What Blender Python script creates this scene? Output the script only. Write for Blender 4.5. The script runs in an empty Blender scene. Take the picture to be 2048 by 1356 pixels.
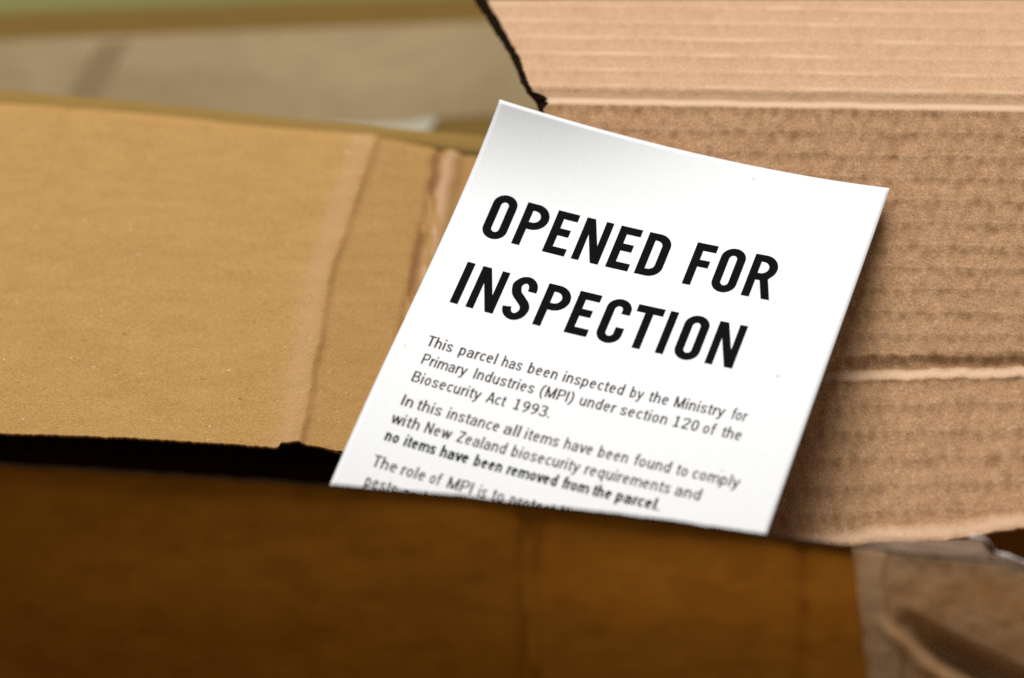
import bpy, bmesh, math, random
import numpy as np
from mathutils import Vector

random.seed(7)
SC = bpy.context.scene
COL = SC.collection

# ---------------------------------------------------------------- camera, world, lamps, exposure
FPX = 7851.0                    # focal length in pixels of a 2048 px wide frame
CAMZ = 1.0                      # camera height above the table (m)
PITCH = math.radians(40)
cam = bpy.data.cameras.new("camera")
cam.sensor_width = 36.0
cam.lens = FPX / 2048 * 36.0
cam.clip_start = 0.05
cam.clip_end = 100
cam.dof.use_dof = True
cam.dof.focus_distance = 0.996
cam.dof.aperture_fstop = 6.2
cam_o = bpy.data.objects.new("camera", cam)
cam_o.location = (0, 0, CAMZ)
cam_o.rotation_euler = (math.radians(90) - PITCH, 0, 0)
COL.objects.link(cam_o)
SC.camera = cam_o

world = bpy.data.worlds.new("World")
SC.world = world
world.use_nodes = True
world.node_tree.nodes["Background"].inputs[0].default_value = (1.0, 0.95, 0.88, 1)
world.node_tree.nodes["Background"].inputs[1].default_value = 0.19


def area_lamp(name, loc, target, size, power, color):
    l = bpy.data.lights.new(name, 'AREA')
    l.shape = 'DISK'
    l.size = size
    l.energy = power
    l.color = color
    o = bpy.data.objects.new(name, l)
    o.location = loc
    d = Vector(target) - Vector(loc)
    o.rotation_euler = d.to_track_quat('-Z', 'Y').to_euler()
    COL.objects.link(o)


area_lamp("room_lamp", (-0.17, 1.50, 1.85), (0.0, 0.76, 0.36), 1.25, 40, (1.0, 0.985, 0.955))

SC.view_settings.view_transform = 'Standard'
SC.view_settings.look = 'None'
SC.view_settings.exposure = 0.0
SC.view_settings.gamma = 1.0
SC.cycles.use_denoising = False
SC.cycles.max_bounces = 6
SC.cycles.pixel_filter_type = 'BLACKMAN_HARRIS'

# ---------------------------------------------------------------- helpers
SP, CP = math.sin(PITCH), math.cos(PITCH)
UP = np.array([0, SP, CP]); FW = np.array([0, CP, -SP]); RT = np.array([1.0, 0, 0])


def P(x, y, d):
    """world position at depth d (m) along the line of sight of photo pixel x, y"""
    x = np.asarray(x, float); y = np.asarray(y, float); d = np.asarray(d, float)
    X = (x - 1024) / FPX * d; Y = (678 - y) / FPX * d
    return (X[..., None] * RT + Y[..., None] * UP + d[..., None] * FW) + np.array([0, 0, CAMZ])


def camspace(v):
    """camera coordinates (right, up, back) to world"""
    v = np.asarray(v, float)
    return v[..., 0:1] * RT + v[..., 1:2] * UP - v[..., 2:3] * FW + np.array([0, 0, CAMZ])


def horiz(x, y, z):
    """depth at which the line of sight of pixel x, y meets the level z"""
    y = np.asarray(y, float)
    return (z - CAMZ) / ((678 - y) / FPX * CP - SP)


def interp(v, pts):
    a = np.array(pts, float)
    return np.interp(v, a[:, 0], a[:, 1])


_rng = np.random.RandomState(11)
_T = _rng.rand(256, 256)


def vnoise(x, y, seed=0):
    x = np.asarray(x, float) + seed * 37.13; y = np.asarray(y, float) + seed * 91.7
    xi = np.floor(x).astype(int); yi = np.floor(y).astype(int)
    fx = x - xi; fy = y - yi
    fx = fx * fx * (3 - 2 * fx); fy = fy * fy * (3 - 2 * fy)
    g = lambda a, b: _T[a % 256, b % 256]
    return ((g(xi, yi) * (1 - fx) + g(xi + 1, yi) * fx) * (1 - fy) + (g(xi, yi + 1) * (1 - fx) + g(xi + 1, yi + 1) * fx) * fy) * 2 - 1


def fbm(x, y, seed=0, n=4):
    r = 0; a = 1.0
    for k in range(n):
        r = r + a * vnoise(x * 2 ** k, y * 2 ** k, seed + k); a *= 0.5
    return r


def sstep(a, b, x):
    t = np.clip((x - a) / (b - a), 0, 1)
    return t * t * (3 - 2 * t)


def link_mesh(name, verts, faces, mat, parent=None, smooth=True, attr=None):
    me = bpy.data.meshes.new(name)
    me.from_pydata([tuple(v) for v in verts], [], faces)
    me.update()
    if smooth:
        me.polygons.foreach_set("use_smooth", [True] * len(me.polygons))
    if attr:
        for k, val in attr.items():
            a = me.attributes.new(k, 'FLOAT', 'POINT')
            a.data.foreach_set("value", np.asarray(val, dtype=np.float32))
    if mat:
        me.materials.append(mat)
    o = bpy.data.objects.new(name, me)
    COL.objects.link(o)
    if parent:
        o.parent = parent
    return o


def grid_faces(nr, nc, off=0, flip=False):
    i = np.arange(nr - 1)[:, None] * nc + np.arange(nc - 1)[None, :] + off
    q = np.stack([i, i + 1, i + nc + 1, i + nc], -1).reshape(-1, 4)
    if flip:
        q = q[:, ::-1]
    return q.tolist()


def rim_faces(nr, nc, off):
    top = list(range(nc))
    right = [r * nc + nc - 1 for r in range(1, nr)]
    bot = [(nr - 1) * nc + c for c in range(nc - 2, -1, -1)]
    left = [r * nc for r in range(nr - 2, 0, -1)]
    ring = top + right + bot + left
    f = []
    for k in range(len(ring)):
        a, b = ring[k], ring[(k + 1) % len(ring)]
        f.append([a, a + off, b + off, b])
    return f


def slab(name, pos, normal, thick, mat, parent=None, attr=None):
    """closed sheet: pos (nr,nc,3) front surface, pushed back by thick along -normal"""
    nr, nc = pos.shape[:2]
    a = pos.reshape(-1, 3)
    b = a - np.asarray(normal).reshape(-1, 3) * thick
    n = len(a)
    F = grid_faces(nr, nc) + grid_faces(nr, nc, n, True) + rim_faces(nr, nc, n)
    if attr:
        attr = {k: np.concatenate([v.ravel(), v.ravel()]) for k, v in attr.items()}
    return link_mesh(name, np.concatenate([a, b]), F, mat, parent, True, attr)


def empty(name, loc):
    o = bpy.data.objects.new(name, None)
    o.location = loc
    COL.objects.link(o)
    return o


def tag(o, **k):
    for a, b in k.items():
        o[a] = b
    return o


def adopt(parent):
    """children were built in world coordinates: keep them where they are"""
    for c in parent.children:
        c.matrix_parent_inverse = parent.matrix_world.inverted()


# ---------------------------------------------------------------- materials
def new_mat(name):
    m = bpy.data.materials.new(name)
    m.use_nodes = True
    nt = m.node_tree
    return m, nt, nt.nodes["Principled BSDF"]


def N(nt, t, **kw):
    n = nt.nodes.new(t)
    for k, v in kw.items():
        setattr(n, k, v)
    return n


def mixc(nt, fac, a, b, mode='MIX'):
    n = N(nt, 'ShaderNodeMix', data_type='RGBA', blend_type=mode)
    if isinstance(fac, (int, float)): n.inputs[0].default_value = fac
    else: nt.links.new(fac, n.inputs[0])
    for s, i in ((a, 6), (b, 7)):
        if isinstance(s, tuple): n.inputs[i].default_value = (*s, 1)
        else: nt.links.new(s, n.inputs[i])
    return n.outputs[2]


def noise_tex(nt, vec, scale, detail=3, rough=0.55, stretch=None, dist=0.0):
    if stretch:
        mp = N(nt, 'ShaderNodeMapping')
        mp.inputs['Scale'].default_value = stretch
        nt.links.new(vec, mp.inputs[0]); vec = mp.outputs[0]
    n = N(nt, 'ShaderNodeTexNoise')
    n.inputs['Scale'].default_value = scale
    n.inputs['Detail'].default_value = detail
    n.inputs['Roughness'].default_value = rough
    n.inputs['Distortion'].default_value = dist
    nt.links.new(vec, n.inputs['Vector'])
    return n.outputs['Fac']


def ramp(nt, fac, lo, hi, v0=0.0, v1=1.0):
    n = N(nt, 'ShaderNodeMapRange')
    n.inputs[1].default_value = lo; n.inputs[2].default_value = hi
    n.inputs[3].default_value = v0; n.inputs[4].default_value = v1
    nt.links.new(fac, n.inputs[0])
    return n.outputs[0]


def kraft(name, base, dark, light, mottle=0.5, fibre=0.5, specks=0.35, bump=0.25, scuff_light_tone=None, rough=0.8, spec=0.25,
          stretch=(1, 2.6, 2.6), coarse=90, stain_shade=None):
    m, nt, bs = new_mat(name)
    tc = N(nt, 'ShaderNodeTexCoord').outputs['Object']
    c = noise_tex(nt, tc, coarse, 5, 0.6, stretch)
    col = mixc(nt, ramp(nt, c, 0.32, 0.68, 0, mottle), base, dark)
    f1 = noise_tex(nt, tc, 1500, 3, 0.75, stretch, 0.6)
    col = mixc(nt, ramp(nt, f1, 0.42, 0.70, 0, fibre), col, light)
    f2 = noise_tex(nt, tc, 2100, 2, 0.7, (1, 2.2, 2.2), 0.4)
    col = mixc(nt, ramp(nt, f2, 0.50, 0.70, 0, fibre), col, dark)
    # sparse dark and pale fibres in the paper
    s1 = noise_tex(nt, tc, 420, 2, 0.5, (1, 3.5, 3.5), 1.2)
    col = mixc(nt, ramp(nt, s1, 0.715, 0.75, 0, specks), col, (0.06, 0.035, 0.015))
    mp = N(nt, 'ShaderNodeMapping'); mp.inputs['Location'].default_value = (3.1, 7.7, 1.3)
    nt.links.new(tc, mp.inputs[0])
    s2 = noise_tex(nt, mp.outputs[0], 520, 2, 0.5, (1, 2.5, 2.5), 1.0)
    col = mixc(nt, ramp(nt, s2, 0.73, 0.77, 0, specks), col, (0.75, 0.60, 0.42))
    if stain_shade:
        at = N(nt, 'ShaderNodeAttribute', attribute_name='stain_shade')
        col = mixc(nt, at.outputs['Fac'], col, stain_shade)
    if scuff_light_tone:
        at = N(nt, 'ShaderNodeAttribute', attribute_name='scuff_light_tone')
        col = mixc(nt, at.outputs['Fac'], col, scuff_light_tone)
    nt.links.new(col, bs.inputs['Base Color'])
    bs.inputs['Roughness'].default_value = rough
    bs.inputs['Specular IOR Level'].default_value = spec
    bp = N(nt, 'ShaderNodeBump')
    bp.inputs['Strength'].default_value = bump
    bp.inputs['Distance'].default_value = 0.00012
    nt.links.new(f1, bp.inputs['Height'])
    nt.links.new(bp.outputs[0], bs.inputs['Normal'])
    return m


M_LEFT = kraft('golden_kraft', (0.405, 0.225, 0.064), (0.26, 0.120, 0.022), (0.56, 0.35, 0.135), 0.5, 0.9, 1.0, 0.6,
               scuff_light_tone=(0.50, 0.32, 0.20), stain_shade=(0.215, 0.098, 0.032))
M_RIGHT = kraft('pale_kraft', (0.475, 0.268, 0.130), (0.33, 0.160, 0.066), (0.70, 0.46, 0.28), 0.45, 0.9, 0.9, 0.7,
                scuff_light_tone=(0.66, 0.47, 0.33), stretch=(1, 1.2, 1.2), coarse=170, stain_shade=(0.22, 0.095, 0.025))
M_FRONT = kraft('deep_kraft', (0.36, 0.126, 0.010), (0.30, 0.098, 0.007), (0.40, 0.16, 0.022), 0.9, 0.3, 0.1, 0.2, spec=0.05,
                stretch=(1, 1.7, 1.7), coarse=110, scuff_light_tone=(0.17, 0.04, 0.003), stain_shade=(0.18, 0.05, 0.003))
M_BACK = kraft('olive_kraft', (0.150, 0.088, 0.020), (0.13, 0.075, 0.018), (0.17, 0.105, 0.03), 0.3, 0.2, 0.0, 0.1, spec=0.08)
M_CORE = kraft('shade_black_core', (0.014, 0.008, 0.004), (0.008, 0.004, 0.002), (0.03, 0.018, 0.008), 0.5, 0.4, 0.0, 0.5, rough=0.95, spec=0.02)  # shade of the cut edges and the hole put into a near-black colour


def plain(name, col, rough=0.6, spec=0.3, nscale=8, col2=None, lo=0.35, hi=0.65, bump=0.0):
    m, nt, bs = new_mat(name)
    tc = N(nt, 'ShaderNodeTexCoord').outputs['Object']
    n = noise_tex(nt, tc, nscale, 4, 0.6)
    nt.links.new(mixc(nt, ramp(nt, n, lo, hi), col, col2 or tuple(c * 0.9 for c in col)), bs.inputs['Base Color'])
    bs.inputs['Roughness'].default_value = rough
    bs.inputs['Specular IOR Level'].default_value = spec
    if bump:
        bp = N(nt, 'ShaderNodeBump'); bp.inputs['Strength'].default_value = bump; bp.inputs['Distance'].default_value = 0.0002
        nt.links.new(n, bp.inputs['Height']); nt.links.new(bp.outputs[0], bs.inputs['Normal'])
    return m


M_TABLE = plain('olive_table', (0.215, 0.205, 0.066), 0.6, 0.15, 5, (0.18, 0.17, 0.055))
M_INNER = plain('inside_shade', (0.03, 0.014, 0.004), 0.95, 0.05, 40)  # near-black colour carries the shade inside the box


def paper():
    m, nt, bs = new_mat('white_card')
    tc = N(nt, 'ShaderNodeTexCoord').outputs['Object']
    n = noise_tex(nt, tc, 900, 3, 0.6)
    col = mixc(nt, ramp(nt, n, 0.35, 0.7), (0.815, 0.83, 0.85), (0.79, 0.805, 0.82))
    s = noise_tex(nt, tc, 330, 1, 0.5)
    col = mixc(nt, ramp(nt, s, 0.790, 0.82, 0, 0.4), col, (0.35, 0.31, 0.27))
    nt.links.new(col, bs.inputs['Base Color'])
    bs.inputs['Roughness'].default_value = 0.55
    bs.inputs['Specular IOR Level'].default_value = 0.3
    bp = N(nt, 'ShaderNodeBump'); bp.inputs['Strength'].default_value = 0.12; bp.inputs['Distance'].default_value = 0.0001
    nt.links.new(n, bp.inputs['Height']); nt.links.new(bp.outputs[0], bs.inputs['Normal'])
    return m


M_CARD = paper()
M_INK = plain('black_ink', (0.0035, 0.0033, 0.004), 0.8, 0.04, 900, (0.006, 0.005, 0.006))
M_INKB = plain('body_ink', (0.050, 0.036, 0.035), 0.8, 0.04, 900, (0.065, 0.048, 0.046))


def tape_mat(name, col, alpha, rough, bump=0.3, nscale=60, spec=0.5):
    m, nt, bs = new_mat(name)
    tc = N(nt, 'ShaderNodeTexCoord').outputs['Object']
    n = noise_tex(nt, tc, nscale, 4, 0.6, None, 0.5)
    bs.inputs['Base Color'].default_value = (*col, 1)
    nt.links.new(ramp(nt, n, 0.35, 0.7, alpha * 0.55, alpha * 1.35), bs.inputs['Alpha'])
    bs.inputs['Roughness'].default_value = rough
    bs.inputs['Specular IOR Level'].default_value = spec
    bp = N(nt, 'ShaderNodeBump'); bp.inputs['Strength'].default_value = bump; bp.inputs['Distance'].default_value = 0.001
    nt.links.new(n, bp.inputs['Height']); nt.links.new(bp.outputs[0], bs.inputs['Normal'])
    return m


M_TAPE = tape_mat('clear_tape', (0.64, 0.40, 0.21), 0.29, 0.5, 0.35, 75, 0.35)
M_TAPE2 = tape_mat('hazy_tape', (0.33, 0.235, 0.115), 0.62, 0.75, 0.05, 14)

# ---------------------------------------------------------------- table
t = link_mesh('table_top', [(-8, -8, 0), (8, -8, 0), (8, 8, 0), (-8, 8, 0)], [[0, 1, 2, 3]], M_TABLE, None, False)
tag(t, kind='structure')

# ---------------------------------------------------------------- the opened box
ZL = 0.344                      # level of the left flap
box = empty('cardboard_box', (0, 0.76, 0.0))
tag(box, label='opened brown corrugated cardboard box whose flaps surround the white card', category='box')

# left flap: level sheet with two long creases
A_LINE = [(60, 775), (280, 748), (420, 702), (520, 668), (620, 647), (720, 630), (830, 610), (905, 600)]
B_LINE = [(60, 905), (280, 878), (360, 864), (450, 846), (560, 824), (660, 802), (760, 786), (905, 765)]
C_LINE = [(60, 175), (350, 108), (500, 58), (905, -60)]
LT = [(-250, 180), (0, 199), (300, 222), (600, 252), (850, 276), (960, 289), (1300, 325)]
LS = [(-250, 162), (0, 180), (300, 206), (600, 239), (850, 262), (960, 272), (1300, 308)]
LB = [(-250, 862), (0, 866), (60, 868), (200, 872), (215, 875), (226, 873), (300, 878), (480, 889), (556, 897), (562, 889),
      (600, 887), (640, 891), (700, 900), (800, 910), (1300, 950)]
nc, nr = 620, 330
xs = np.concatenate([np.linspace(-250, 0, 60, endpoint=False), np.linspace(0, 1000, 500, endpoint=False), np.linspace(1000, 1260, 60)])
ts = np.linspace(0, 1, nr)
X = np.repeat(xs[None, :], nr, 0)
yT = interp(xs, LT); yB = interp(xs, LB) + 1.0 * vnoise(xs / 9, xs * 0) + 0.8 * vnoise(xs / 3, xs * 0 + 4)
Y = yT[None, :] + (yB - yT)[None, :] * ts[:, None]
dA = X - interp(Y, A_LINE) + 3.2 * fbm(Y / 34, Y * 0, 3, 3)
dB = X - interp(Y, B_LINE) + 3.0 * fbm(Y / 30, Y * 0, 5, 3)
dC = X - interp(Y, C_LINE)
H = np.zeros_like(X)
H += 0.0010 * np.exp(-(np.minimum(dA, 0) / 60) ** 2) * (1 - sstep(-4, 14, dA)) * (0.8 + 0.35 * vnoise(Y / 60, Y * 0, 12)) - 0.00018 * np.exp(-((dA - 18) / 10) ** 2)
H += -0.00085 * np.exp(-(dB / 10) ** 2) + 0.00060 * np.exp(-((dB - 25) / 15) ** 2) - 0.00050 * np.exp(-((dB - 52) / 10) ** 2)
H += -0.00040 * np.exp(-(dC / 14) ** 2)
H += 0.00025 * fbm(X / 170, Y / 120, 1, 3) + 0.00002 * fbm(X / 18, Y / 9, 9, 3)
H -= 0.13 * np.maximum(dA - 10, 0) * 0.000128
H -= 0.0012 * sstep(22, 0, Y - yT[None, :])          # rounded over at the far fold
D = horiz(X, Y, ZL)
pos = P(X, Y, D) + H[..., None] * np.array([0, 0, 1.0])
scuff_light_tone = 0.9 * np.exp(-((dB - 14) / 26) ** 2 - ((Y - 650) / 50) ** 2) * sstep(0.1, 0.5, fbm(X / 7, Y / 7, 25, 3)) + 0.75 * np.exp(-((dB - 24) / 13) ** 2) * sstep(0.0, 0.5, 0.35 + fbm(X / 14, Y / 40, 21, 3)) \
    + 0.25 * np.exp(-((dA + 26) / 26) ** 2) * (dA < 4)
stain_shade = 0.8 * np.exp(-((dB + 1) / 11) ** 2) * sstep(0.0, 0.7, 0.5 + fbm(X / 14, Y / 60, 23, 3)) + 0.7 * np.exp(-((dB / 11) ** 2 + ((Y - 352) / 14) ** 2)) \
    + 0.32 * sstep(-2, 3, dA) * np.exp(-np.maximum(dA, 0) / (15 + 6 * vnoise(Y / 50, Y * 0, 14))) + 0.13 * sstep(0, 12, dA) + 0.3 * np.exp(-((dB - 52) / 9) ** 2)  # bruised second crease, plus shade right of the step painted in
left = slab('left_flap', pos, np.broadcast_to([0, 0, 1.0], pos.shape), 0.0008, M_LEFT, box, {'scuff_light_tone': np.clip(scuff_light_tone, 0, 1), 'stain_shade': np.clip(stain_shade, 0, 1)})

# cut edge of the left flap: thick double-wall board seen end-on, its shade painted black
xe = np.linspace(-250, 1260, 700)
ye = interp(xe, LB)
base = P(xe, ye, horiz(xe, ye, ZL))
rows = []
for k, (dz, dy) in enumerate(((-0.0009, -0.0002), (-0.0012, 0.0004), (-0.0016, 0.0012), (-0.0036, 0.0016), (-0.0040, 0.0002), (-0.0044, 0.0012),
                              (-0.0066, 0.0016), (-0.0075, 0.0002), (-0.0080, 0.0002), (-0.0085, 0.0300))):
    r = base.copy()
    wav = 0.0006 * np.sin(xe / 7.5 + (1.2 if k > 4 else 0)) * (k in (2, 3, 5, 6))
    r[:, 2] += dz; r[:, 1] += dy + wav + 0.0002 * vnoise(xe / 6, xe * 0 + k * 3)
    rows.append(r)
edge = np.stack(rows)
link_mesh('cut_edge', edge.reshape(-1, 3), grid_faces(len(rows), len(xe), 0, True), M_CORE, box)
# darker strip along its far fold
xe = np.linspace(-250, 1260, 120)
yt = interp(xe, LT)
strip = []
ysx = interp(xe, LS)
for q, dz in ((-1.6, -0.0040), (-0.4, -0.0032), (0.15, -0.0032), (0.6, -0.0034), (1.0, -0.0040)):
    yy = yt + (ysx - yt) * q
    strip.append(P(xe, yy, horiz(xe, yy, ZL + dz - 0.13 * 0.000128 * np.maximum(xe - 750, 0))))
M_FOLD = kraft('fold_kraft', (0.25, 0.15, 0.038), (0.20, 0.12, 0.03), (0.3, 0.19, 0.06), 0.3, 0.3, 0.0, 0.1, spec=0.1)
slab('fold_strip', np.stack(strip), np.broadcast_to([0, -0.3, 0.95], (5, 120, 3)), 0.0006, M_FOLD, box)

# right flap: three panels folded along two scored creases
XL = [(-40, 950), (0, 973), (45, 1001), (118, 1040), (164, 1057), (182, 1066), (190, 1078), (200, 1091), (207, 1097), (212, 1092), (218, 1087),
      (235, 1090), (400, 1115), (1200, 1260)]
nc, nr = 520, 640
ys0 = np.linspace(0, 1180, nr)
tt = np.linspace(0, 1, nc)
Y = np.repeat(ys0[:, None], nc, 1)
xl = interp(ys0, XL) + 1.5 * vnoise(ys0 / 8, ys0 * 0 + 8) + 1.0 * vnoise(ys0 / 3, ys0 * 0 + 2)
X = xl[:, None] + (2250 - xl)[:, None] * tt[None, :]
Y = Y + 2 * 0


def right_depth(X, Y):
    y1 = 197 + (X - 1090) * 0.016
    y2 = 742 - (X - 1650) * 0.022
    d = 1.0045 - 0.00005 * (np.maximum(np.minimum(Y, y2), y1) - 376) - 0.000026 * (X - 1779)
    d = d - 0.00016 * np.minimum(Y - y1, 0)
    d = d - 0.00006 * np.maximum(Y - y2, 0)
    return d, y1, y2


D, y1, y2 = right_depth(X, Y)
wob = 2.2 * fbm(X / 60, Y * 0, 31, 3)
s_up = (Y - y1) / 32.0; s_mid = (Y - y1 - 6) / 44.6; s_lo = (Y - y2 - 10) / 53.0


def flute(s, rise=0.14):
    f = s - np.floor(s)
    return np.where(f < rise, f / rise, np.exp(-(f - rise) * 2.6) * (1 - (f - rise) / (1 - rise)))


mot = 0.55 * vnoise(X / 24 + 0.6 * vnoise(X / 60, Y / 60, 40), Y / 52, 41) + 0.45 * fbm(X / 20, Y / 22, 43, 3)
H = np.zeros_like(X)
up = sstep(4, -10, Y - y1); lo = sstep(-6, 8, Y - y2); mid = 1 - up - lo
su = s_up + 0.04 * vnoise(X / 80, Y / 30, 51); sm = s_mid + 0.05 * vnoise(X / 70, Y / 40, 52); sl = s_lo + 0.05 * vnoise(X / 70, Y / 40, 53)
H += up * (0.00050 * flute(su, 0.22) * np.clip(0.75 + 0.5 * vnoise(X / 120, Y / 30, 57), 0.3, 1.2) + 0.00010 * mot)
H += mid * (0.00009 * flute(sm) + 0.00020 * mot)
H += lo * (0.00009 * flute(sl) + 0.00020 * mot)
ph = np.where(lo > 0.5, sl, np.where(up > 0.5, su, sm))
ph = ph - np.floor(ph)
# the liner sags in a loose row of soft dimples beside each flute
cv = np.where(lo > 0.5, sl + 40, np.where(up > 0.5, su + 80, sm)); cu_ = X / 27.0
ci, cj = np.floor(cu_).astype(int), np.floor(cv).astype(int)
dim = np.zeros_like(X)
for a_ in (-1, 0, 1):
    for b_ in (-1, 0, 1):
        gi, gj = ci + a_, cj + b_
        r1 = _T[gi % 256, gj % 256]; r2 = _T[(gi + 77) % 256, (gj + 31) % 256]; r3 = _T[(gi + 19) % 256, (gj + 143) % 256]
        r4 = _T[(gi + 191) % 256, (gj + 7) % 256]
        cx_ = gi + 0.5 + 0.5 * (r1 - 0.5) + 0.5 * (gj % 2); cy_ = gj + 0.45 + 0.30 * (r2 - 0.5)
        dim += (0.55 + 0.6 * r3) * np.exp(-((cu_ - cx_) / (0.30 + 0.14 * r4)) ** 2 - ((cv - cy_) / (0.26 + 0.14 * r1)) ** 2)
H += -(0.00044 * (1 - up) + 0.00022 * up) * dim
stain_shade = np.clip(0.46 * dim + 0.26 * fbm(X / 13, Y / 19, 46, 3), 0, 1) * (1 - 0.45 * up) * 0.66  # darker in the dimples, with random mottle
H += 0.00002 * fbm(X / 7, Y / 7, 61, 2) + 0.0004 * vnoise(X / 400, Y / 300, 63)
# upper score: valley, then bright lip
d1 = Y - y1 - wob * 0.5
H += -0.0015 * sstep(-24, -3, d1) * (1 - sstep(-3, 12, d1))
# lower score: deeper valley with a torn, wavy lip
d2 = Y - y2 - 2.4 * fbm(X / 28, Y * 0, 33, 4)
H += -0.0016 * sstep(-34, 2, d2) * (1 - sstep(-1, 21, d2)) + 0.0002 * np.exp(-((d2 - 20) / 5) ** 2)
# turned-up lower end of the flap
yend = interp(X, [(1000, 1150), (1500, 1125), (1620, 1102), (1720, 1088), (1760, 1084), (1850, 1081), (1930, 1075), (1990, 1064), (2048, 1056), (2250, 1046)])
yend = yend + 3.0 * fbm(X / 36, Y * 0, 35, 3)
d3 = Y - yend
H += 0.0022 * sstep(-34 - 6 * vnoise(X / 30, Y * 0, 37), -2, d3)
Yc = np.minimum(Y, yend + 1.5 * np.tanh(np.maximum(d3, 0) / 30))     # sheet ends on that line
D = D - H + 0.0035 * sstep(0, 30, d3)
pos = P(X, Yc, D)
nrm = np.cross(np.gradient(pos, axis=1), np.gradient(pos, axis=0))
nrm = np.array([-0.18, -0.47, 0.867])
scuff_light_tone = up * (0.24 + 0.30 * np.exp(-((ph - 0.12) / 0.13) ** 2) * np.clip(0.5 + vnoise(X / 70, Y / 25, 58), 0, 1.3)) + 0.8 * np.exp(-((d1 - 4) / 6) ** 2) + 0.75 * np.exp(-((d2 - 10) / 8) ** 2) * (d2 > 0) + 0.5 * np.exp(-((d3 + 14) / 13) ** 2)  # rubbed upper panel and ridges, plus light on the lips put into colour
stain_shade = np.maximum(stain_shade * (1 - sstep(0, 3, d2) * sstep(20, 17, d2)), 0.5 * sstep(-14, -4, d1) * sstep(2, -2, d1))  # shade in the upper score valley painted darker
slab('right_flap', pos, np.broadcast_to(nrm, pos.shape), 0.0007, M_RIGHT, box, {'scuff_light_tone': np.clip(scuff_light_tone, 0, 1), 'stain_shade': np.clip(stain_shade, 0, 1)})

# its torn left cut edge: crushed fluting beyond the liner, shade painted black
ye = np.linspace(-6, 1100, 560)
xi = interp(ye, XL) + 1.5 * vnoise(ye / 8, ye * 0 + 8) + 1.0 * vnoise(ye / 3, ye * 0 + 2)
xo = interp(ye, [(-6, 944), (0, 948), (30, 967), (56, 984), (85, 1003), (112, 1020), (140, 1032), (160, 1039), (185, 1053), (200, 1067), (207, 1074),
                 (221, 1077), (235, 1078), (400, 1098), (1200, 1240)]) + 2.0 * vnoise(ye / 11, ye * 0 + 5) + 1.2 * vnoise(ye / 4, ye * 0 + 7)
rows = []
for f, dz in ((-0.35, 0.0012), (0.0, 0.0008), (0.15, 0.0012), (0.5, 0.0018 ), (0.85, 0.0024), (1.0, 0.0040), (0.9, 0.0070), (-0.3, 0.0078)):
    xx = xi + (xo - xi) * f
    dd, _, _ = right_depth(xx, ye)
    rows.append(P(xx, ye, dd + dz + 0.0003 * vnoise(ye / 5, ye * 0 + f * 9)))
link_mesh('cut_edge', np.stack(rows).reshape(-1, 3), grid_faces(len(rows), len(ye)), M_CORE, box)

# front flap: leans up in front of the card, in its own shade
FE = [(-250, 912), (0, 929), (300, 947), (500, 960), (660, 972), (800, 983), (925, 994), (1100, 1016), (1295, 1036), (1500, 1067), (1700, 1093),
      (1850, 1112), (1950, 1121), (2010, 1128), (2050, 1144), (2110, 1172), (2250, 1200)]
nc, nr = 420, 240
xs = np.linspace(-250, 2250, nc)
fe = interp(xs, FE) + 1.2 * vnoise(xs / 40, xs * 0 + 1)
ts = np.linspace(0, 1, nr) ** 1.15
Y = fe[None, :] + (1620 - fe)[None, :] * ts[:, None]
X = np.repeat(xs[None, :], nr, 0)


def front_depth(X, Y):
    return 0.915 + 0.000004 * (Y - 1000) - 0.000006 * (X - 1024) + 4.0e-8 * np.maximum(Y - 1000, 0) ** 2 + 2.6e-8 * (Y - 950) * (1024 - X)


def fold_line(X, Y):
    return Y - interp(X, [(1700, 1190), (1760, 1232), (1800, 1262), (1850, 1294), (1950, 1345), (2050, 1392), (2240, 1470)])


def front_relief(X, Y):
    H = 0.0011 * vnoise(X / 330, Y / 200, 71) + 0.00002 * fbm(X / 60, Y / 22, 73, 2)
    for cx, w, a in ((1050, 15, 0.0012), (1084, 12, 0.0006), (1603, 16, 0.0004), (430, 20, 0.0002)):
        H = H - a * np.exp(-((X - cx - 4 * vnoise(Y / 50, Y * 0, 75)) / w) ** 2)
    # dent below the tape: dips towards the fold, then kicks back out
    fl = fold_line(X, Y); g = sstep(1770, 1920, X)
    H = H - 0.0075 * g * sstep(-62, -4, fl) * (1 - sstep(-4, 48, fl)) + 0.0009 * sstep(1735, 1790, X) * np.exp(-((fl - 22) / 20) ** 2)
    return H


H = front_relief(X, Y)
scuff_light_tone = 0.45 * np.exp(-((X - 1060 - 6 * vnoise(Y / 40, Y * 0, 77)) / 22) ** 2) * sstep(-0.2, 0.5, vnoise(X / 30, Y / 60, 79)) \
    + 0.5 * np.exp(-(((X - 1612) / 14) ** 2 + ((Y - 1213) / 16) ** 2)) + 0.3 * np.exp(-((X - 1605) / 12) ** 2)  # darker along the vertical creases and at one spot
stain_shade = 0.26 * np.clip(0.1 + fbm(X / 60, Y / 40, 85, 4), 0, 1) 
D = front_depth(X, Y) - H
pos = P(X, Y, D)
slab('front_flap', pos, np.broadcast_to(-FW, pos.shape), 0.0035, M_FRONT, box, {'scuff_light_tone': np.clip(scuff_light_tone, 0, 1), 'stain_shade': np.clip(stain_shade, 0, 1)})
# cut edge along its top, shade painted black
rows = []
fz = interp(xs, FE) + 1.2 * vnoise(xs / 40, xs * 0 + 1)
for dy, dz in ((2.5, -0.0006), (0.0, -0.0006), (-2.0, 0.0002), (-3.0, 0.0020), (-3.0, 0.0042)):
    rows.append(P(xs, fz + dy + 0.8 * vnoise(xs / 12, xs * 0 + dz * 999), front_depth(xs, fz) + dz))
link_mesh('cut_edge', np.stack(rows).reshape(-1, 3), grid_faces(len(rows), len(xs)), M_CORE, box)

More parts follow.
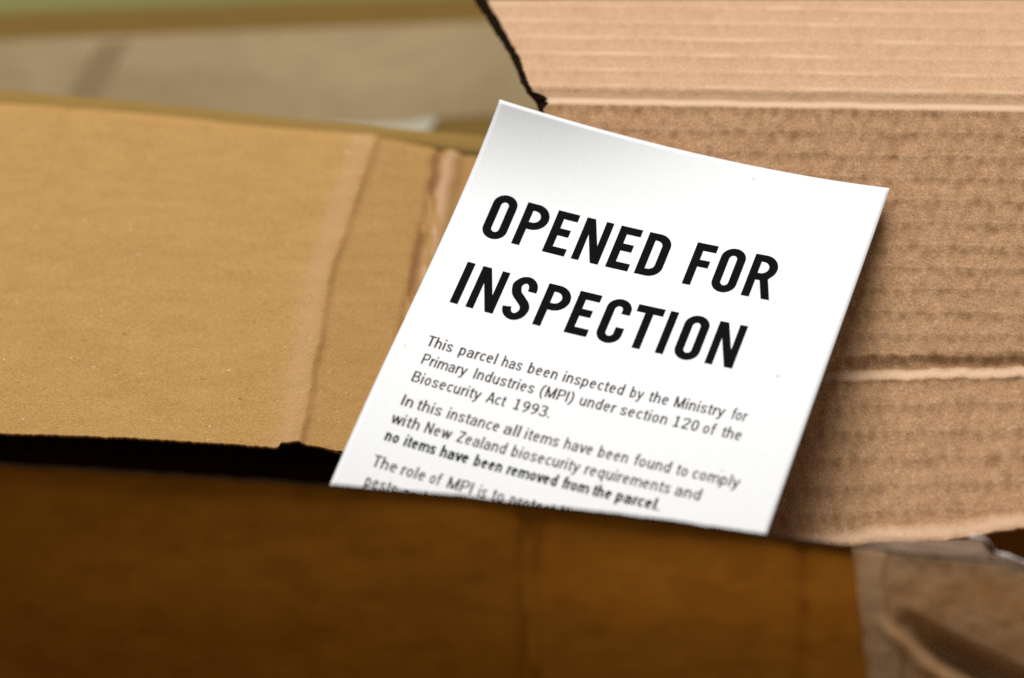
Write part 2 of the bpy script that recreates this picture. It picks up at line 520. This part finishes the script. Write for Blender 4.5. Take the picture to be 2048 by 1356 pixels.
# box walls below the flaps
def solid(name, corners, thick_vec, mat, parent):
    c = [np.array(p, float) for p in corners]
    v = c + [p + np.array(thick_vec) for p in c]
    n = len(c)
    F = [list(range(n)), list(range(2 * n - 1, n - 1, -1))] + [[(k + 1) % n, k, k + n, (k + 1) % n + n] for k in range(n)]
    return link_mesh(name, v, F, mat, parent, False)


zt = 0.330
solid('wall', [(-0.19, 0.634, 0.004), (0.185, 0.634, 0.004), (0.185, 0.634, zt), (-0.19, 0.634, zt)], (0, 0.004, 0), M_FRONT, box)
solid('wall', [(-0.19, 0.882, 0.004), (0.185, 0.882, 0.004), (0.185, 0.882, zt), (-0.19, 0.882, zt)], (0, 0.004, 0), M_BACK, box)
solid('wall', [(-0.19, 0.638, 0.004), (-0.19, 0.882, 0.004), (-0.19, 0.882, zt), (-0.19, 0.638, zt)], (0.004, 0, 0), M_LEFT, box)
solid('wall', [(0.181, 0.638, 0.004), (0.181, 0.882, 0.004), (0.181, 0.882, zt), (0.181, 0.638, zt)], (0.004, 0, 0), M_RIGHT, box)
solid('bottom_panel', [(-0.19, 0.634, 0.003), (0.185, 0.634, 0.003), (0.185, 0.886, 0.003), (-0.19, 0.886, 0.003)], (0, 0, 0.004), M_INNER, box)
# inner flap folded down under the others, their shade painted in
xs = np.linspace(-250, 2300, 30); ysn = np.linspace(-30, 520, 14)
Xg, Yg = np.meshgrid(xs, ysn)
fe0 = interp(Xg, FE)
Dn = 1.045 + 0 * Xg
posn = P(Xg, 860 + Yg * 0.9, Dn + 0.0001 * Yg)
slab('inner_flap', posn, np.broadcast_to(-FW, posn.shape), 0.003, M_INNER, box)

# ---------------------------------------------------------------- clear tape on the front flap
nc, nr = 150, 110
ts = np.linspace(0, 1, nr); us = np.linspace(0, 1, nc)
U, T = np.meshgrid(us, ts)
xL = interp(1095 + 480 * ts, [(1095, 1706), (1200, 1716), (1300, 1728), (1400, 1742), (1600, 1765)]) + 2 * vnoise(ts * 9, ts * 0)
X = xL[:, None] + (2240 - xL)[:, None] * U
fe = interp(X, FE)
Y = fe + 1 + (1600 - fe) * T
# fold running from upper left down to the right, with the tape lifted below it
fl = fold_line(X, Y)
H = front_relief(X, Y) + 0.0006 + 0.0004 * np.abs(fbm(X / 70, Y / 60, 81, 3)) + 0.0006 * np.exp(-((fl - 14) / 20) ** 2) * sstep(1735, 1790, X)
H += 0.0012 * np.exp(-(((X - 1775) / 22) ** 2 + ((Y - 1305) / 20) ** 2)) + 0.0006 * np.exp(-((X - xL[:, None] - 14) / 10) ** 2)
D = front_depth(X, Y) - H - 0.0006
pos = P(X, Y, D)
slab('tape', pos, np.broadcast_to(-FW, pos.shape), 0.00006, M_TAPE, box)
k = 22
wl = xL[:, None] + 12 + 5 * vnoise(ts * 11, ts * 0 + 9)[:, None] + (46 + 14 * vnoise(ts * 7, ts * 0 + 3))[:, None] * np.linspace(0, 1, k)[None, :]
wy = interp(wl, FE) + 1 + (1600 - interp(wl, FE)) * ts[:, None]
slab('tape_strip', P(wl, wy, front_depth(wl, wy) - front_relief(wl, wy) - 0.0024), np.broadcast_to(-FW, wl.shape + (3,)), 0.00006, M_TAPE, box)
# loose end of the tape curling back over the edge
nc, nr = 110, 40
U, T = np.meshgrid(np.linspace(0, 1, nc), np.linspace(0, 1, nr))
X = 1715 + (2130 - 1715) * U
fe = interp(X, FE)
top = interp(X, [(1715, 1088), (1735, 1076), (1765, 1068), (1800, 1074), (1900, 1080), (1960, 1079), (1985, 1108), (2000, 1112), (2050, 1128), (2130, 1170)])
Y = fe + 6 + (top - fe - 6) * T
D = 0.9165 + 0.030 * T ** 1.3 + 0.0010 * fbm(X / 40, Y / 22, 83, 3) - 0.006 * np.exp(-(((X - 1972) / 16) ** 2)) - 0.003 * np.exp(-(((X - 2025) / 26) ** 2))
pos = P(X, Y, D)
M_TAPE3 = tape_mat('bright_tape', (0.42, 0.30, 0.22), 0.26, 0.35, 0.3, 90)
slab('tape_end', pos, np.broadcast_to(-FW, pos.shape), 0.00006, M_TAPE3, box)
# highlight on the loose end, painted as a pale strip
lx = np.array([1938, 1955, 1972, 1984, 1992, 2004, 2020, 2040, 2065, 2100, 2140]); ly = np.array([1074, 1075, 1080, 1091, 1106, 1112, 1115, 1121, 1134, 1153, 1176])
tq = np.linspace(0, 10, 50); lx = np.interp(tq, range(11), lx); ly = np.interp(tq, range(11), ly)
wd = 6 + 3 * vnoise(tq * 1.3, tq * 0)
rows = [P(lx + k * wd * 0.6, ly + k * wd, 0.921 - 0.0015 * (1 - abs(k)) + 0 * lx) for k in (-1, -0.5, 0, 0.5, 1)]
M_TAPE5 = tape_mat('highlight_tape', (0.78, 0.70, 0.64), 0.5, 0.35, 0.3, 200)
slab('tape_strip', np.stack(rows), np.broadcast_to(-FW, (5, 50, 3)), 0.0001, M_TAPE5, box)
# brown inner board seen behind the tape at the right
xs_ = np.linspace(1500, 2300, 20)
Xg, Yg = np.meshgrid(xs_, np.linspace(1035, 1330, 12))
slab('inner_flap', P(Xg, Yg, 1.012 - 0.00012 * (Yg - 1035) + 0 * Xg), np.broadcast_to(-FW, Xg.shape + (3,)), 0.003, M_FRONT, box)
# small torn hole at the foot of the tape, its dark painted on a disc
a = np.linspace(0, 2 * math.pi, 28, endpoint=False)
hx = 1905 + 17 * np.cos(a) + 2 * np.sin(3 * a); hy = 1362 + 14 * np.sin(a) + 1.5 * np.cos(4 * a)
v = np.concatenate([P(hx, hy, np.full(28, 0.9075)), P(hx, hy, np.full(28, 0.9095))])
link_mesh('torn_hole', v, [list(range(27, -1, -1))] + [list(range(28, 56))] + [[k, (k + 1) % 28, (k + 1) % 28 + 28, k + 28] for k in range(28)], M_CORE, box, False)

# ---------------------------------------------------------------- second box behind
ZB = 0.264
box2 = empty('cardboard_box', (-0.02, 0.97, 0.0))
tag(box2, label='blurred brown box behind, sealed with a wide band of hazy clear tape', category='box')


def prism(name, px, ztop, zbot, mat, parent):
    tp = np.array([P(x, y, horiz(x, y, ztop)) for x, y in px])
    bt = tp.copy(); bt[:, 2] = zbot
    n = len(px)
    F = [list(range(n)), list(range(2 * n - 1, n - 1, -1))] + [[(k + 1) % n, k, k + n, (k + 1) % n + n] for k in range(n)]
    return link_mesh(name, np.concatenate([tp, bt]), F, mat, parent, False)


prism('top_panel', [(-300, 330), (1110, 330), (1110, -16), (600, 3), (0, 26), (-300, 38)], ZB, ZB - 0.004, M_BACK, box2)
c = [P(x, y, horiz(x, y, ZB)) for x, y in [(-300, 330), (1110, 330), (1110, -16), (-300, 38)]]
for k in range(4):
    p, q = c[k], c[(k + 1) % 4]
    d = q - p; nn = np.array([-d[1], d[0], 0]); nn /= np.linalg.norm(nn)
    zz = ZB - 0.0042
    solid('wall', [(p[0], p[1], 0.001), (q[0], q[1], 0.001), (q[0], q[1], zz), (p[0], p[1], zz)], tuple(nn * 0.003), M_BACK, box2)
prism('tape', [(-290, 300), (838, 300), (852, 262), (868, 243), (885, 236), (1105, 226), (1105, 38), (1005, 42), (600, 57), (300, 69), (0, 80), (-290, 92)],
      ZB + 0.0006, ZB + 0.0003, M_TAPE2, box2)
M_TAPE6 = tape_mat('wrinkled_tape', (0.17, 0.095, 0.03), 0.17, 0.7, 0.05, 14)
prism('tape_strip', [(92, 300), (150, 300), (192, 200), (262, 78), (200, 82), (140, 180)], ZB + 0.0012, ZB + 0.0009, M_TAPE6, box2)
M_TAPE4 = tape_mat('glint_tape', (0.46, 0.43, 0.32), 0.7, 0.5, 0.1, 14)
prism('tape_end', [(640, 262), (838, 290), (856, 262), (872, 242), (862, 234), (820, 244), (740, 250), (660, 248)], ZB + 0.0018, ZB + 0.0010, M_TAPE4, box2)  # curled end, its glossy highlight put into the pale colour

# ---------------------------------------------------------------- the card
W = 0.105; LEN = 0.1335
CR = np.array([-0.694145689, -0.160087751, -0.295063605])
CT = np.array([-2.84650011e-03, 5.77770417e-02, -1.02982654])
CC = [8.20655515e-02, -1.86616462e-02, 1.71289506e-02, -1.86370302e-02, -5.39171044e-02, -7.51636248e-02, -1.02038119e-01, 3.09143373e-02,
      4.91375404e-02, 1.84838965e-02, -8.76363128e-02, 1.08482863e-01]
PW = [(2, 0), (1, 1), (0, 2), (3, 0), (2, 1), (1, 2), (0, 3), (4, 0), (2, 2), (0, 4), (3, 1), (1, 3)]
ang = np.linalg.norm(CR); kx, ky, kz = CR / ang
K = np.array([[0, -kz, ky], [kz, 0, -kx], [-ky, kx, 0]])
RM = np.eye(3) + math.sin(ang) * K + (1 - math.cos(ang)) * K @ K


def card_pt(u, v, off=0.0):
    u = np.asarray(u, float); v = np.asarray(v, float)
    x = u / W - .5; y = v / W - .55
    h = W * sum(c * x ** p * y ** q for c, (p, q) in zip(CC, PW)) + off
    p = camspace(np.stack([u, -v, h], -1) @ RM.T + CT)
    # the free upper left corner curls up
    e = 0.0068 * np.exp(-(u / 0.041) ** 2) * np.maximum(0, 1 - v / 0.036) ** 2
    d = p - np.array([0, 0, CAMZ]); d = d / np.linalg.norm(d, axis=-1, keepdims=True)
    return p - d * e[..., None]


card = empty('inspection_card', tuple(card_pt(W / 2, LEN)))
tag(card, label='white printed card reading OPENED FOR INSPECTION, tucked between the box flaps', category='card')
U, V = np.meshgrid(np.linspace(0, W, 90), np.linspace(0, LEN, 110))
pos = card_pt(U, V)
nrm = np.broadcast_to(camspace(RM[:, 2]) - np.array([0, 0, CAMZ]), pos.shape)
slab('card', pos, nrm, 0.0003, M_CARD, card)

# ---- headline lettering (mm, y down, drawn as outlines)
CAP = 14.09


def arc(cx, cy, rx, ry, a0, a1, n=14):
    return [(cx + rx * math.cos(math.radians(a)), cy + ry * math.sin(math.radians(a))) for a in np.linspace(a0, a1, n)]


def stadium(x0, y0, x1, y1, rx, ry):
    return (arc(x1 - rx, y0 + ry, rx, ry, -90, 0) + arc(x1 - rx, y1 - ry, rx, ry, 0, 90) + arc(x0 + rx, y1 - ry, rx, ry, 90, 180)
            + arc(x0 + rx, y0 + ry, rx, ry, 180, 270))


def stroke(pts, w, n=60):
    """outline of a smooth stroke through pts with widths w"""
    pts = np.array(pts, float); m = len(pts)
    tt = np.linspace(0, m - 1, n); out = []
    for q in tt:
        i = min(int(q), m - 2); f = q - i
        p0, p1, p2, p3 = pts[max(i - 1, 0)], pts[i], pts[i + 1], pts[min(i + 2, m - 1)]
        out.append(0.5 * ((2 * p1) + (-p0 + p2) * f + (2 * p0 - 5 * p1 + 4 * p2 - p3) * f ** 2 + (-p0 + 3 * p1 - 3 * p2 + p3) * f ** 3))
    out = np.array(out)
    wd = np.interp(tt, range(m), w)
    d = np.gradient(out, axis=0); d /= np.linalg.norm(d, axis=1)[:, None]
    nn = np.stack([-d[:, 1], d[:, 0]], -1)
    a = out + nn * wd[:, None] / 2; b = out - nn * wd[:, None] / 2
    return [tuple(p) for p in np.concatenate([a, b[::-1]])]


def glyph(ch):
    H_ = CAP
    if ch == 'I': return [[(0, 0), (2.0, 0), (2.0, H_), (0, H_)]]
    if ch == 'O': return [stadium(0, -0.3, 6.3, H_ + 0.3, 3.15, 3.3), stadium(2.1, 1.95, 4.2, H_ - 1.95, 1.05, 1.25)]
    if ch == 'N': return [[(0, 0), (2.2, 0), (5.2, 8.4), (5.2, 0), (7.1, 0), (7.1, H_), (5.05, H_), (1.9, 5.15), (1.9, H_), (0, H_)]]
    if ch == 'E': return [[(0, 0), (5.65, 0), (5.65, 2.3), (2.05, 2.3), (2.05, 5.55), (4.9, 5.55), (4.9, 7.85), (2.05, 7.85), (2.05, 11.75), (5.8, 11.75), (5.8, H_), (0, H_)]]
    if ch == 'F': return [[(0, 0), (5.45, 0), (5.45, 2.3), (2.05, 2.3), (2.05, 5.45), (4.8, 5.45), (4.8, 7.7), (2.05, 7.7), (2.05, H_), (0, H_)]]
    if ch == 'T': return [[(0, 0), (6.85, 0), (6.85, 2.3), (4.35, 2.3), (4.35, H_), (2.35, H_), (2.35, 2.3), (0, 2.3)]]
    if ch == 'P': return [[(0, 0), (2.9, 0)] + arc(2.9, 4.15, 3.85, 4.15, -90, 90, 26) + [(2.05, 8.3), (2.05, H_), (0, H_)],
                          [(2.0, 2.15), (2.8, 2.15)] + arc(2.8, 4.12, 1.8, 1.97, -90, 90, 18) + [(2.0, 6.09)]]
    if ch == 'R': return [[(0, 0), (2.8, 0)] + arc(2.8, 4.1, 3.85, 4.1, -90, 42, 20) + [(5.15, 7.55), (7.35, H_), (5.2, H_), (3.25, 8.25), (2.05, 8.25), (2.05, H_), (0, H_)],
                          [(2.0, 2.15), (2.7, 2.15)] + arc(2.7, 4.1, 1.8, 1.95, -90, 90, 18) + [(2.0, 6.05)]]
    if ch == 'D': return [[(0, 0), (2.9, 0)] + arc(2.9, 3.6, 3.55, 3.6, -90, 0) + arc(2.9, H_ - 3.6, 3.55, 3.6, 0, 90) + [(0, H_)],
                          [(2.05, 2.2), (2.6, 2.2)] + arc(2.6, 3.9, 1.75, 1.7, -90, 0) + arc(2.6, H_ - 3.9, 1.75, 1.7, 0, 90) + [(2.05, H_ - 2.2)]]
    if ch == 'C':
        o = arc(3.15, 3.0, 3.15, 3.3, 180, 360, 26) + [(6.3, 4.3), (4.2, 4.3)] + arc(3.15, 3.2, 1.05, 1.25, 360, 180, 16)
        o += arc(3.15, H_ - 3.2, 1.05, 1.25, 180, 0, 16) + [(4.2, 8.9), (6.3, 8.9)] + arc(3.15, H_ - 3.0, 3.15, 3.3, 0, 180, 26)
        return [o]
    if ch == 'S':
        c = arc(3.6, 3.72, 2.12, 2.9, 10, -172, 9) + [(2.15, 5.6), (3.55, 7.1), (5.0, 8.6)] + arc(3.4, 10.35, 2.2, 2.95, -8, 176, 9)
        return [stroke(c, [2.15] * 8 + [2.3, 2.4, 2.45, 2.4, 2.3] + [2.15] * 8, 110)]
    return []


def grow(loop, g):
    """ink spread: move an outline outwards by g (negative for a counter)"""
    p = np.array(loop, float)
    keep = [k for k in range(len(p)) if np.linalg.norm(p[k] - p[k - 1]) > 1e-4]
    p = p[keep]
    area = 0.5 * np.sum(p[:, 0] * np.roll(p[:, 1], -1) - np.roll(p[:, 0], -1) * p[:, 1])
    e = np.roll(p, -1, 0) - p; e /= np.linalg.norm(e, axis=1)[:, None]
    nn = np.stack([e[:, 1], -e[:, 0]], -1) * np.sign(area)
    m = nn + np.roll(nn, 1, 0)
    m /= np.maximum((m * m).sum(1), 0.6)[:, None] / 2
    return [tuple(q) for q in p + m * g]


def flat_mesh(loops):
    loops = [grow(lp, 0.045 if k == 0 else -0.045) for k, lp in enumerate(loops)]
    cu = bpy.data.curves.new('outline', 'CURVE'); cu.dimensions = '2D'; cu.fill_mode = 'FRONT'
    for lp in loops:
        sp = cu.splines.new('POLY'); sp.points.add(len(lp) - 1)
        for k, (x, y) in enumerate(lp): sp.points[k].co = (x, -y, 0, 1)
        sp.use_cyclic_u = True
    o = bpy.data.objects.new('outline', cu); COL.objects.link(o)
    bpy.context.view_layer.update()
    me = bpy.data.meshes.new_from_object(o.evaluated_get(bpy.context.evaluated_depsgraph_get()))
    bpy.data.objects.remove(o); bpy.data.curves.remove(cu)
    return me


def lay_on_card(me, name, mat, parent, u0, v0, off=0.00006, sub=2.0):
    """wrap a flat mesh (mm, y up) onto the curved card; give the ink a whisker of thickness"""
    bm = bmesh.new(); bm.from_mesh(me)
    for _ in range(3):
        es = [e for e in bm.edges if e.calc_length() > sub]
        if not es: break
        bmesh.ops.subdivide_edges(bm, edges=es, cuts=1, use_grid_fill=False)
        bmesh.ops.triangulate(bm, faces=bm.faces[:])
    for v in bm.verts:
        v.co = Vector(card_pt(u0 + v.co.x / 1000, v0 - v.co.y / 1000, off + v.co.z))
    bm.normal_update()
    m2 = bpy.data.meshes.new(name); bm.to_mesh(m2); bm.free()
    m2.materials.append(mat)
    o = bpy.data.objects.new(name, m2); COL.objects.link(o); o.parent = parent
    return o


L1 = [('O', 8.45), ('P', 16.97), ('E', 25.22), ('N', 32.92), ('E', 42.07), ('D', 49.69), ('F', 62.37), ('O', 69.42), ('R', 77.81)]
L2 = [('I', 8.67), ('N', 12.85), ('S', 21.45), ('P', 30.47), ('E', 38.76), ('C', 46.62), ('T', 54.2), ('I', 62.59), ('O', 66.98), ('N', 75.45)]
for line, vb in ((L1, 41.81), (L2, 65.5)):
    for ch, u in line:
        me = flat_mesh(glyph(ch))
        lay_on_card(me, 'headline_letter', M_INK, card, u / 1000, (vb - CAP) / 1000)

# ---- body text
XH = 0.72                       # x-height over cap height


def pen(pts, w, n=22, smooth=True):
    """one pen stroke as a strip of quads"""
    if smooth and len(pts) > 2:
        o = stroke(pts, [w] * len(pts), n)
    else:
        o = stroke([pts[0], pts[-1]], [w, w], 2)
    m = len(o) // 2
    a, b = o[:m], o[m:][::-1]
    return list(a) + list(b), [[k, k + 1, m + k + 1, m + k] for k in range(m - 1)]


def ell(cx, cy, rx, ry, a0, a1, n=12):
    return [(cx + rx * math.cos(math.radians(a)), cy + ry * math.sin(math.radians(a))) for a in np.linspace(a0, a1, n)]


def body_glyph(ch, w):
    """strokes (curved ones 's', straight ones 'l') and advance width; unit = cap height, y up"""
    h = w / 2; b = 0.42 + (w - .115) * 0.8; m = b / 2; r = b - h
    ov = ell(m, XH / 2, m - h, XH / 2 - h + .01, 90, 450, 20)
    arch = lambda x0, x1: [(x0, XH * .55), (x0 + .06, XH - h - .07), ((x0 + x1) / 2 + .02, XH - h + .01), (x1 - .02, XH - h - .10), (x1, XH - h - .24), (x1, 0.2), (x1, 0)]
    G = {
        'a': ([('s', [(.05, XH - .19), (.10, XH - h - .03), (.21, XH - h + .01), (r - .03, XH - h - .06), (r, XH - .22), (r, .2), (r + .01, 0)]),
               ('s', [(r, .43), (.26, .42), (.10, .36), (h, .20), (.08, .06), (.18, h - .01), (.29, .07), (r, .19)])], b),
        'b': ([('l', [(h, 0), (h, 1.03)]), ('s', ov)], b), 'd': ([('l', [(r, 0), (r, 1.03)]), ('s', ov)], b),
        'p': ([('l', [(h, -.27), (h, XH)]), ('s', ov)], b), 'q': ([('l', [(r, -.27), (r, XH)]), ('s', ov)], b),
        'c': ([('s', ell(m, XH / 2, m - h, XH / 2 - h + .01, 40, 320, 18))], b * .93),
        'e': ([('s', ell(m, XH / 2, m - h, XH / 2 - h + .01, 6, 318, 20)), ('l', [(h, XH / 2 + .035), (r, XH / 2 + .035)])], b),
        'f': ([('s', [(.29, 1.03 - h), (.21, 1.03 - h), (.14, .97), (.12, .84), (.12, .4), (.12, 0)]), ('l', [(0, XH - h), (.27, XH - h)])], .26),
        'h': ([('l', [(h, 0), (h, 1.03)]), ('s', arch(h, r))], b), 'n': ([('l', [(h, 0), (h, XH)]), ('s', arch(h, r))], b),
        'm': ([('l', [(h, 0), (h, XH)]), ('s', arch(h, r - .02)), ('s', arch(r - .02, 2 * r - .06))], 2 * b - .1 - h),
        'r': ([('l', [(h, 0), (h, XH)]), ('s', [(h, XH * .5), (.12, XH - h - .08), (.20, XH - h), (.28, XH - h)])], .27),
        'i': ([('l', [(h, 0), (h, XH)]), ('l', [(h, .88), (h, 1.01)])], w), 'l': ([('l', [(h, 0), (h, 1.03)])], w),
        'o': ([('s', ov)], b),
        's': ([('s', [(.35, XH - .19), (.29, XH - h - .02), (.18, XH - h + .01), (.07, XH - h - .07), (.07, XH - .26), (.19, XH / 2 + .01), (.33, .25), (.33, .11), (.21, h - .01), (.10, h + .02), (.04, .19)])], .385),
        't': ([('s', [(.27, h), (.19, h), (.13, .08), (.12, .2), (.12, .6), (.12, .90)]), ('l', [(0, XH - h), (.26, XH - h)])], .27),
        'u': ([('l', [(r, 0), (r, XH)]), ('s', [(b - x, XH - y) for x, y in arch(h, r)])], b),
        'v': ([('l', [(.02, XH), (.20, 0)]), ('l', [(.38, XH), (.20, 0)])], .40),
        'w': ([('l', [(.02, XH), (.16, 0)]), ('l', [(.16, 0), (.30, XH)]), ('l', [(.30, XH), (.44, 0)]), ('l', [(.44, 0), (.58, XH)])], .60),
        'y': ([('l', [(.02, XH), (.205, .02)]), ('s', [(.39, XH), (.22, .08), (.17, -.12), (.09, -.22), (.0, -.21)])], .40),
        'T': ([('l', [(0, 1 - h), (.48, 1 - h)]), ('l', [(.24, 0), (.24, 1)])], .48),
        'P': ([('l', [(h, 0), (h, 1)]), ('s', [(h, 1 - h), (.26, 1 - h), (.40, .93), (.45, .74), (.40, .54), (.26, .46), (h, .46)])], .49),
        'B': ([('l', [(h, 0), (h, 1)]), ('s', [(h, 1 - h), (.26, 1 - h), (.38, .93), (.42, .76), (.36, .58), (.24, .53), (h, .53)]),
               ('s', [(h, .53), (.28, .53), (.42, .46), (.47, .28), (.41, .10), (.27, h), (h, h)])], .52),
        'I': ([('l', [(h, 0), (h, 1)])], w),
        'M': ([('l', [(h, 0), (h, 1)]), ('l', [(h, 1), (.33, .02)]), ('l', [(.33, .02), (.66 - h, 1)]), ('l', [(.66 - h, 0), (.66 - h, 1)])], .66),
        'N': ([('l', [(h, 0), (h, 1)]), ('l', [(h, 1), (.50 - h, 0)]), ('l', [(.50 - h, 0), (.50 - h, 1)])], .50),
        'Z': ([('l', [(.02, 1 - h), (.45, 1 - h)]), ('l', [(.43, 1 - h), (.04, h)]), ('l', [(.0, h), (.46, h)])], .46),
        'A': ([('l', [(.02, 0), (.24, 1)]), ('l', [(.24, 1), (.48, 0)]), ('l', [(.09, .31), (.41, .31)])], .50),
        '(': ([('s', [(.22, 1.05), (.10, .80), (.05, .42), (.10, .05), (.22, -.22)])], .24),
        ')': ([('s', [(.02, 1.05), (.14, .80), (.19, .42), (.14, .05), (.02, -.22)])], .24),
        '1': ([('l', [(.22, 0), (.22, 1)]), ('l', [(.22, .93), (.07, .86)]), ('l', [(.05, h), (.39, h)])], .44),
        '2': ([('s', [(.05, .74), (.09, .90), (.22, 1 - h), (.36, .90), (.38, .70), (.27, .45), (.10, .18), (.04, h)]), ('l', [(.02, h), (.42, h)])], .44),
        '3': ([('s', [(.05, .82), (.12, .92), (.23, 1 - h), (.36, .90), (.37, .70), (.29, .57), (.17, .53)]),
               ('s', [(.17, .53), (.31, .50), (.40, .36), (.38, .14), (.22, h - .01), (.09, .09), (.04, .22)])], .44),
        '0': ([('s', ell(.22, .5, .22 - h, .5 - h + .01, 90, 450, 20))], .44),
        '9': ([('s', ell(.22, .69, .22 - h, .31 - h, 90, 450, 16)), ('s', [(.44 - h, .69), (.38, .38), (.24, .12), (.10, 0)])], .44),
        '.': ([('l', [(.07, 0), (.07, .13)])], .13),
    }
    return G[ch]


def text_mesh(s, bold=False):
    w = 0.175 if bold else 0.124
    V_, F_ = [], []; x = 0.0
    for k, ch in enumerate(s):
        strokes, adv = body_glyph(ch, w)
        for q, (kind, pts) in enumerate(strokes):
            a, f = pen(pts, w * (0.93 if kind == 's' else 1), 24, kind == 's')
            off = len(V_)
            V_ += [(px + x, py, 0.0000015 * q) for px, py in a]
            F_ += [[i + off for i in ff] for ff in f]
        x += adv + (0.115 if not bold else 0.09) - (0.05 if ch in 'vwyrftTAcL' else 0.0)
    me = bpy.data.meshes.new('text'); me.from_pydata(V_, [], F_)
    return me


def bounds(me):
    co = np.empty(len(me.vertices) * 3); me.vertices.foreach_get('co', co); co = co.reshape(-1, 3)
    return co[:, 0].min(), co[:, 0].max(), co[:, 1].min(), co[:, 1].max()


SY = 3.45
BODY = [
    ('This', 7.7, 14.36, 80.93, False), ('parcel', 16.2, 25.85, 80.93, False), ('has', 27.41, 32.53, 80.93, False), ('been', 34.21, 41.77, 80.93, False), ('inspected', 43.33, 58.98, 80.93, False),
    ('by', 60.73, 64.1, 80.93, False), ('the', 65.56, 70.51, 80.93, False), ('Ministry', 72.1, 84.92, 80.93, False), ('for', 86.75, 90.57, 80.93, False), ('Primary', 8.47, 20.12, 86.87, False),
    ('Industries', 22.07, 37.64, 86.87, False), ('(MPI)', 39.3, 47.84, 86.87, False), ('under', 49.58, 58.83, 86.87, False), ('section', 60.06, 71.99, 86.87, False), ('120', 73.72, 79.97, 86.87, False),
    ('of', 81.22, 84.27, 86.87, False), ('the', 86.01, 90.93, 86.87, False), ('Biosecurity', 8.05, 25.86, 92.91, False), ('Act', 27.42, 32.26, 92.91, False), ('1993.', 34.54, 43.89, 92.91, False),
    ('In', 8.1, 10.97, 100.79, False), ('this', 12.12, 18.38, 100.79, False), ('instance', 19.95, 33.28, 100.79, False), ('all', 34.59, 38.62, 100.79, False), ('items', 39.98, 48.65, 100.79, False),
    ('have', 50.14, 57.31, 100.79, False), ('been', 58.86, 66.32, 100.79, False), ('found', 68.02, 77.15, 100.79, False), ('to', 78.7, 81.5, 100.79, False), ('comply', 82.82, 94.62, 100.79, False),
    ('with', 7.46, 14.7, 106.73, False), ('New', 16.2, 22.99, 106.73, False), ('Zealand', 24.5, 37.01, 106.73, False), ('biosecurity', 38.59, 55.98, 106.73, False), ('requirements', 57.32, 78.94, 106.73, False),
    ('and', 80.25, 86.59, 106.73, False), ('no', 7.87, 11.32, 112.19, True), ('items', 12.75, 20.85, 112.19, True), ('have', 22.07, 29.22, 112.19, True), ('been', 30.75, 37.87, 112.19, True),
    ('removed', 39.2, 51.94, 112.19, True), ('from', 53.37, 60.1, 112.19, True), ('the', 61.06, 65.77, 112.19, True), ('parcel.', 66.99, 78.0, 112.19, True), ('The', 7.5, 13.69, 120.37, False),
    ('role', 14.9, 20.94, 120.37, False), ('of', 22.2, 24.92, 120.37, False), ('MPI', 26.73, 32.98, 120.37, False), ('is', 34.6, 36.65, 120.37, False), ('to', 38.1, 41.05, 120.37, False),
    ('protect', 42.65, 53.84, 120.37, False), ('pests', 7.73, 15.67, 126.3, False), ('and', 17.32, 22.79, 126.3, False), ('New', 55.2, 61.9, 120.37, False), ('Zealand', 63.4, 75.8, 120.37, False),
    ('from', 77.2, 83.8, 120.37, False), ('diseases', 24.2, 37.9, 126.3, False),
]
for word, u0, u1, vb, bold in BODY:
    me = text_mesh(word, bold)
    b = bounds(me)
    sx = (u1 - u0) / (b[1] - b[0])
    for v in me.vertices:
        v.co.x = (v.co.x - b[0]) * sx; v.co.y *= SY
    lay_on_card(me, 'bold_word' if bold else 'printed_word', M_INK if bold else M_INKB, card, u0 / 1000, vb / 1000, 0.00004, 3.5)

bpy.context.view_layer.update()
for p_ in (box, box2, card):
    adopt(p_)
